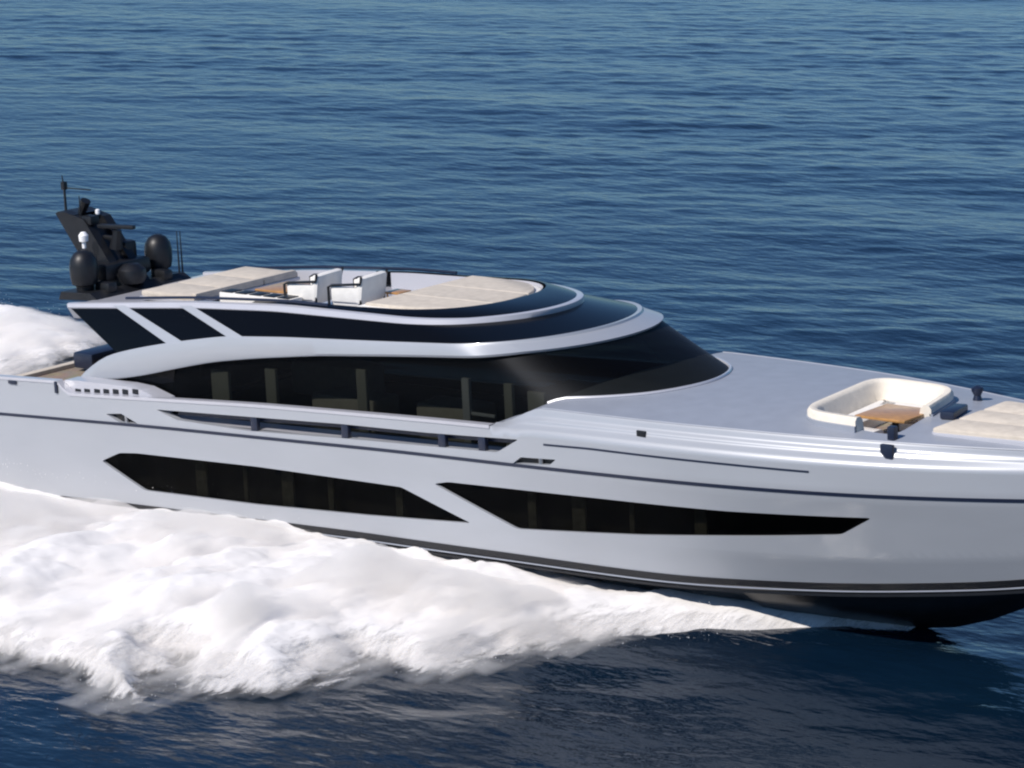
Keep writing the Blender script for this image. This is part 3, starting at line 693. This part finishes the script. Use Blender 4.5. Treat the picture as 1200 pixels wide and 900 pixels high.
# armchairs
def make_chair(label, x, y, rz):
    c = on_deck('armchair', x, y, zlt(x) - .34, label, 'armchair', 'white armchairs on the flybridge', rz)
    MB().box((0, 0, .32), (.80, .86, .22), .07).build('seat', WHITEC, c)
    MB().box((-.40, 0, .60), (.18, .98, .60), .07, tilt=-.15).build('backrest', WHITEC, c)
    MB().box((-.02, 0, .46), (.70, .80, .10), .045).build('seat_cushion', CREAM, c)
    for s in (1, -1):
        MB().tube([(.40, s * .50, 0), (.40, s * .50, .66), (.30, s * .50, .70), (-.46, s * .50, .76), (-.50, s * .50, .92)], .03).build('arm_frame', DARK, c)
        MB().tube([(-.40, s * .46, 0), (-.42, s * .46, .4)], .028).build('leg', DARK, c)
        MB().box((0, s * .44, .50), (.70, .08, .34), .03).build('side_panel', WHITEC, c)
    return c
make_chair('white armchair with dark frame, the one nearer the brown table on the flybridge', -4.65, -1.05, R(188))
make_chair('white armchair with dark frame, the one nearer the curved beige sun pad', -3.4, -.95, R(188))
tb = on_deck('low_table', -5.95, -.55, zlt(-5.9) - .34, 'low brown wooden table between the aft sun pad and white armchairs', 'table')
MB().box((0, 0, .40), (.95, 1.1, .05), .02).build('tabletop', WOOD, tb)
MB().lathe([(.22, 0), (.22, .03), (.06, .06), (.06, .38)], n=14).build('pedestal', STEEL, tb)
sb = on_deck('sideboard', -5.6, -1.75, zlt(-5.6) - .24, 'low grey and white cabinet along the near edge of the flybridge', 'cabinet')
MB().box((0, 0, .18), (2.2, .42, .36), .03).build('body', WHITEC, sb)
for k in range(5): MB().box((-.88 + k * .44, -.02, .372), (.34, .34, .02), .006).build('door', DARK, sb)
st = on_deck('side_stool', -2.8, -.25, zlt(-2.7) - .30, 'small tan wooden stool beside the curved sun pad', 'stool')
MB().box((0, 0, .36), (.42, .42, .05), .02).build('seat', WOOD, st)
for a in (1, -1):
    for b_ in (1, -1): MB().tube([(a * .17, b_ * .17, 0), (a * .17, b_ * .17, .34)], .022).build('leg', WOOD, st)
# bow table and pads
bt = on_deck('bow_table', 10.45, -.60, 2.78, 'varnished wooden table inside the cream bow sofa', 'table')
MB().box((0, 0, .40), (1.15, 1.15, .06), .025).build('tabletop', WOOD, bt)
MB().lathe([(.2, 0), (.2, .04), (.07, .07), (.07, .40)], n=14).build('pedestal', DARK, bt)
bp_ = on_deck('sun_pad', 13.55, -.1, deck_z(13.5, 0) - .06, 'large beige sun pad on the foredeck ahead of the sofa', 'sun pad')
for y0, y1, y2, y3 in ((-1.35, -.46, -.36, -1.0), (-.44, .44, .34, -.34), (.46, 1.35, 1.0, .36)):
    MB().prism_z(round_poly([(-1.75, y0), (1.6, y3), (1.6, y2), (-1.75, y1)], .12), 0, .13, .04).build('cushion', BEIGE, bp_)
MB().prism_z(round_poly([(-1.80, -1.40), (1.65, -1.05), (1.65, 1.05), (-1.80, 1.40)], .25), -.05, .05, .02).build('base', TRIM, bp_)

# ------------------------------------------------------------------ sea
def axis_pts(lo, hi, step, far_lo, far_hi, n_lo, n_hi):
    mid = np.arange(lo, hi, step)
    out = lambda n, far: step * (np.exp(np.linspace(0, 1, n + 1)[1:] * math.log(1 + far / step * .012)) - 1) / .012
    return np.concatenate([(lo - out(n_lo, -far_lo))[::-1], mid, mid[-1] + out(n_hi, far_hi)])
cx = axis_pts(-120, 30, .26, -9000, 9000, 260, 260); cy = axis_pts(-33, 130, .26, -9000, 12000, 160, 300)
X, Yg = np.meshgrid(cx, cy, indexing='ij')
Z = np.zeros_like(X)
spc = np.maximum(np.gradient(cx)[:, None], np.gradient(cy)[None, :])
for k in range(46):
    lam = 0.75 * (9 / 0.75) ** ((k / 45.0) ** 1.35); th = R(-55) + rng.normal(0, .75); kk = 2 * math.pi / lam
    amp = .0115 * lam / (2 * math.pi) * rng.uniform(.6, 1.3) * (1 if lam < 2.2 else (2.2 / lam) ** 1.1)
    Z += np.clip((lam / spc - 2) / 2, 0, 1) * amp * np.sin(kk * (X * math.cos(th) + Yg * math.sin(th)) + rng.uniform(0, 6.28) + .6 * fbm(X * .06, Yg * .06, 2, k))
Z *= (.6 + .7 * np.clip(.5 + 1.5 * fbm(X * .035, Yg * .035, 4, 99), 0, 1))
for k in range(8):
    lam = rng.uniform(9, 22); th = R(-60) + rng.normal(0, .4); kk = 2 * math.pi / lam
    Z += np.clip((lam / spc - 2) / 2, 0, 1) * .006 * lam / (2 * math.pi) * np.sin(kk * (X * math.cos(th) + Yg * math.sin(th)) + rng.uniform(0, 6.28) + 1.2 * fbm(X * .04, Yg * .04, 2, 70 + k))
def trough(x, y): return -.42 * np.clip((-x - 4) / 6, 0, 1) * np.clip((x + 32) / 12, 0, 1) * np.exp(-((np.abs(y) - 2.5) / 2.6) ** 2)
Z += trough(X, Yg)
nx, ny = X.shape
co = np.stack([X, Yg, Z], -1).reshape(-1, 3).astype(np.float32)
ii = (np.arange(nx - 1)[:, None] * ny + np.arange(ny - 1)[None, :]).ravel()
quads = np.stack([ii, ii + ny, ii + ny + 1, ii + 1], -1).astype(np.int32)
def np_mesh(name, co, quads, m):
    me = bpy.data.meshes.new(name); me.vertices.add(len(co)); me.vertices.foreach_set('co', co.ravel())
    me.loops.add(quads.size); me.loops.foreach_set('vertex_index', quads.ravel())
    me.polygons.add(len(quads)); me.polygons.foreach_set('loop_start', np.arange(0, quads.size, quads.shape[1], dtype=np.int32))
    me.update(calc_edges=True); me.validate(); me.materials.append(m); me.shade_smooth()
    o = bpy.data.objects.new(name, me); COL.objects.link(o); return o
sea = np_mesh('sea', co, quads, WATER); sea['kind'] = 'structure'; sea['label'] = 'blue rippled sea'

# ------------------------------------------------------------------ foam and spray
def sdist(px, py, poly):
    n = len(poly); d = np.full(px.shape, 1e9); ins = np.zeros(px.shape, bool)
    for i in range(n):
        ax, ay = poly[i]; bx_, by_ = poly[(i + 1) % n]; ex, ey = bx_ - ax, by_ - ay
        t = np.clip(((px - ax) * ex + (py - ay) * ey) / (ex * ex + ey * ey + 1e-9), 0, 1)
        d = np.minimum(d, np.hypot(px - ax - t * ex, py - ay - t * ey))
        if abs(ey) > 1e-9:
            c = ((ay > py) != (by_ > py)) & (px < ex * (py - ay) / ey + ax); ins ^= c
    return np.where(ins, d, -d)
def foam_sheet(name, poly, hfun, x0, x1, y0, y1, res, layers, label, seed=0, drops=4000, edge_w=1.1, puff=.40, mistm=0):
    gx, gy = np.meshgrid(np.arange(x0, x1, res), np.arange(y0, y1, res), indexing='ij')
    wa = np.clip((9.5 - gx) / 6, .15, 1) * .6; wx = gx + wa * fbm(gx * .9, gy * .9, 4, seed + 3); wy = gy + wa * fbm(gx * .9, gy * .9, 4, seed + 9)
    sdv = sdist(wx, wy, poly)
    base = hfun(gx, gy, sdv)
    lump = fbm(gx * .48, gy * .20, 4, seed + 21, .34); mist = fbm(gx * 1.0 + 3, gy * .45, 5, seed + 33, .5)
    prof = 1 - np.exp(-np.clip(sdv, 0, None) / (edge_w * np.clip((10.5 - gx) / 5, .25, 1)))
    CO = []; Q = []; DE = []; off = 0
    for L in range(layers):
        u = L / max(1, layers - 1)
        z = prof * (base * (1 + puff * lump)) + .03 + u * .26 * prof * np.clip(.6 + 1.6 * mist, 0, 1.6) * np.clip(base * 2.2, .2, 1) + .03 * prof * fbm(gx * 1.6, gy * 1.6, 4, seed + 70) + .012 * fbm(gx * 3.5, gy * 3.5, 3, seed + 50 + L)
        den = np.clip((sdv + .45) / 1.3, 0, 1) * .60 + .06 + .36 * np.clip(sdv / 1.6, 0, 1) - u * .34 - .1 * (sdv < -.2) + .4 * np.clip((gx - 6.5) / 2.5, 0, 1) * (sdv > -.12)
        z = np.where(sdv < -.3, .03, z) + trough(gx, gy)
        m = np.zeros(gx.shape, bool); m[sdv > -.45] = True
        nxx, nyy = gx.shape; idx = -np.ones(gx.shape, np.int64); idx[m] = np.arange(m.sum()) + off
        fm = m[:-1, :-1] & m[1:, :-1] & m[1:, 1:] & m[:-1, 1:]
        CO.append(np.stack([gx[m], gy[m], z[m]], -1)); DE.append(den[m])
        Q.append(np.stack([idx[:-1, :-1][fm], idx[1:, :-1][fm], idx[1:, 1:][fm], idx[:-1, 1:][fm]], -1)); off += m.sum()
    # droplets thrown up along the rim
    rim = np.argwhere((sdv > -.5) & (sdv < 1.6) & ((gy < -2.2) | (gx < -15))); pick = rim[rng.integers(0, len(rim), drops)]
    dx_ = gx[pick[:, 0], pick[:, 1]] + rng.normal(0, .12, drops); dy_ = gy[pick[:, 0], pick[:, 1]] + rng.normal(0, .12, drops)
    dz_ = np.clip(prof[pick[:, 0], pick[:, 1]], 0, 1) * (base[pick[:, 0], pick[:, 1]] + .15) + np.abs(rng.normal(0, .16, drops)) + .03
    rr = rng.uniform(.004, .013, drops); tet = np.array([(0, 0, 1.2), (.9, 0, 0), (0, .9, 0), (-.9, 0, 0), (0, -.9, 0), (0, 0, -1.0)])
    dv = (tet[None] * rr[:, None, None] + np.stack([dx_, dy_, dz_], -1)[:, None, :]).reshape(-1, 3)
    tq = np.array([(0, 1, 2, 2), (0, 2, 3, 3), (0, 3, 4, 4), (0, 4, 1, 1), (5, 2, 1, 1), (5, 3, 2, 2), (5, 4, 3, 3), (5, 1, 4, 4)])
    co = np.concatenate(CO + [dv]).astype(np.float32); de = np.concatenate(DE + [np.ones(len(dv))]).astype(np.float32)
    q4 = np.concatenate(Q); tri = (tq[None, :, :3] + (np.arange(drops) * 6)[:, None, None] + off).reshape(-1, 3)
    me = bpy.data.meshes.new(name); me.vertices.add(len(co)); me.vertices.foreach_set('co', co.ravel())
    lv = np.concatenate([q4.ravel(), tri.ravel()]).astype(np.int32); ls = np.concatenate([np.arange(len(q4)) * 4, len(q4) * 4 + np.arange(len(tri)) * 3]).astype(np.int32)
    me.loops.add(len(lv)); me.loops.foreach_set('vertex_index', lv); me.polygons.add(len(ls)); me.polygons.foreach_set('loop_start', ls)
    me.update(calc_edges=True); me.validate()
    a = me.attributes.new('dens', 'FLOAT', 'POINT'); a.data.foreach_set('value', de)
    me.materials.append(FOAM); me.shade_smooth()
    o = bpy.data.objects.new(name, me); COL.objects.link(o)
    tag(o, label, 'sea foam', kind='stuff')
    if mistm:                                # airy spray hanging over the foam: a closed shell of thin white mist
        st = 4; hx, hy, sd2 = gx[::st, ::st], gy[::st, ::st], sdv[::st, ::st]
        zt = (prof * (base * (1 + puff * lump)) + trough(gx, gy))[::st, ::st]; k2 = np.clip((sd2 + .7) / 2.0, 0, 1)
        up = zt + mistm * k2 * np.clip(.55 + 1.3 * fbm(hx * .7, hy * .35, 4, seed + 90), .05, 1.5) * np.clip((10.3 - hx) / 5, .12, 1) * np.where((hx > -15) & (hy < 0), .15 + .85 * np.clip((-hy - 3.5) / 2.5, 0, 1), 1) + .01
        m = sd2 > -.7; idx = -np.ones(m.shape, np.int64); n1_ = m.sum(); idx[m] = np.arange(n1_)
        fm_ = m[:-1, :-1] & m[1:, :-1] & m[1:, 1:] & m[:-1, 1:]
        qa = np.stack([idx[:-1, :-1][fm_], idx[1:, :-1][fm_], idx[1:, 1:][fm_], idx[:-1, 1:][fm_]], -1)
        ed = {}
        for q in qa.tolist():
            for i in range(4):
                e_ = (q[i], q[(i + 1) % 4]); ed[e_] = 1
        side = [(b_, a_, a_ + n1_, b_ + n1_) for (a_, b_) in ed if (b_, a_) not in ed]
        cov = np.concatenate([np.stack([hx[m], hy[m], up[m]], -1), np.stack([hx[m], hy[m], np.full(n1_, -.02) + trough(hx[m], hy[m])], -1)])
        mo = link('spray_mist', cov.tolist(), qa.tolist() + (qa[:, ::-1] + n1_).tolist() + side, MIST, o, True, 0)
        mo['kind'] = 'stuff'
    return o

# starboard bow spray: from the entry at the bow out and aft
star = [(11.1, .05), (10.6, -.30), (9.5, -.85)] + list(FOAM_EDGE)[2:] + [(-9, -15.5), (-20, -19), (-42, -24), (-42, -4), (-16, -2.0), (-10, -2.0), (5, -.8), (9.0, .2), (10.6, .45)]
def h_star(x, y, sdv):
    hull_h = np.interp(x, [-40, -14, -10, -5, -1.7, 2.5, 5, 7, 9, 10.5], [.08, .06, .06, .25, .28, .30, .30, .26, .22, .10])
    out_h = np.interp(x, [-40, -10, -3, 2, 5, 8, 10], [.25, .35, .65, .75, .50, .30, .08])
    t = np.clip((-y - 2.8) / 6.0, 0, 1)
    return hull_h * (1 - t) + out_h * t
foam_sheet('bow_spray', star, h_star, -42, 10.6, -25, 1.4, .075, 4, 'thick white foam thrown up along the near side of the yacht', 1, 4500, mistm=.75)
# port spray seen beyond the stern, and the wake between
port = [(-21.5, 3.6), (-21.8, 7.2), (-22.4, 8.4), (-24.9, 9.6), (-28.2, 9.9), (-40, 12.3), (-60, 16), (-60, 1.5), (-40, 1.5)]
def h_port(x, y, sdv): return np.full(x.shape, .55)
foam_sheet('stern_wake', port, h_port, -60, -20, 1, 17, .11, 4, 'white foam trail on the far side behind the stern', 5, 2000, mistm=.5)
#END
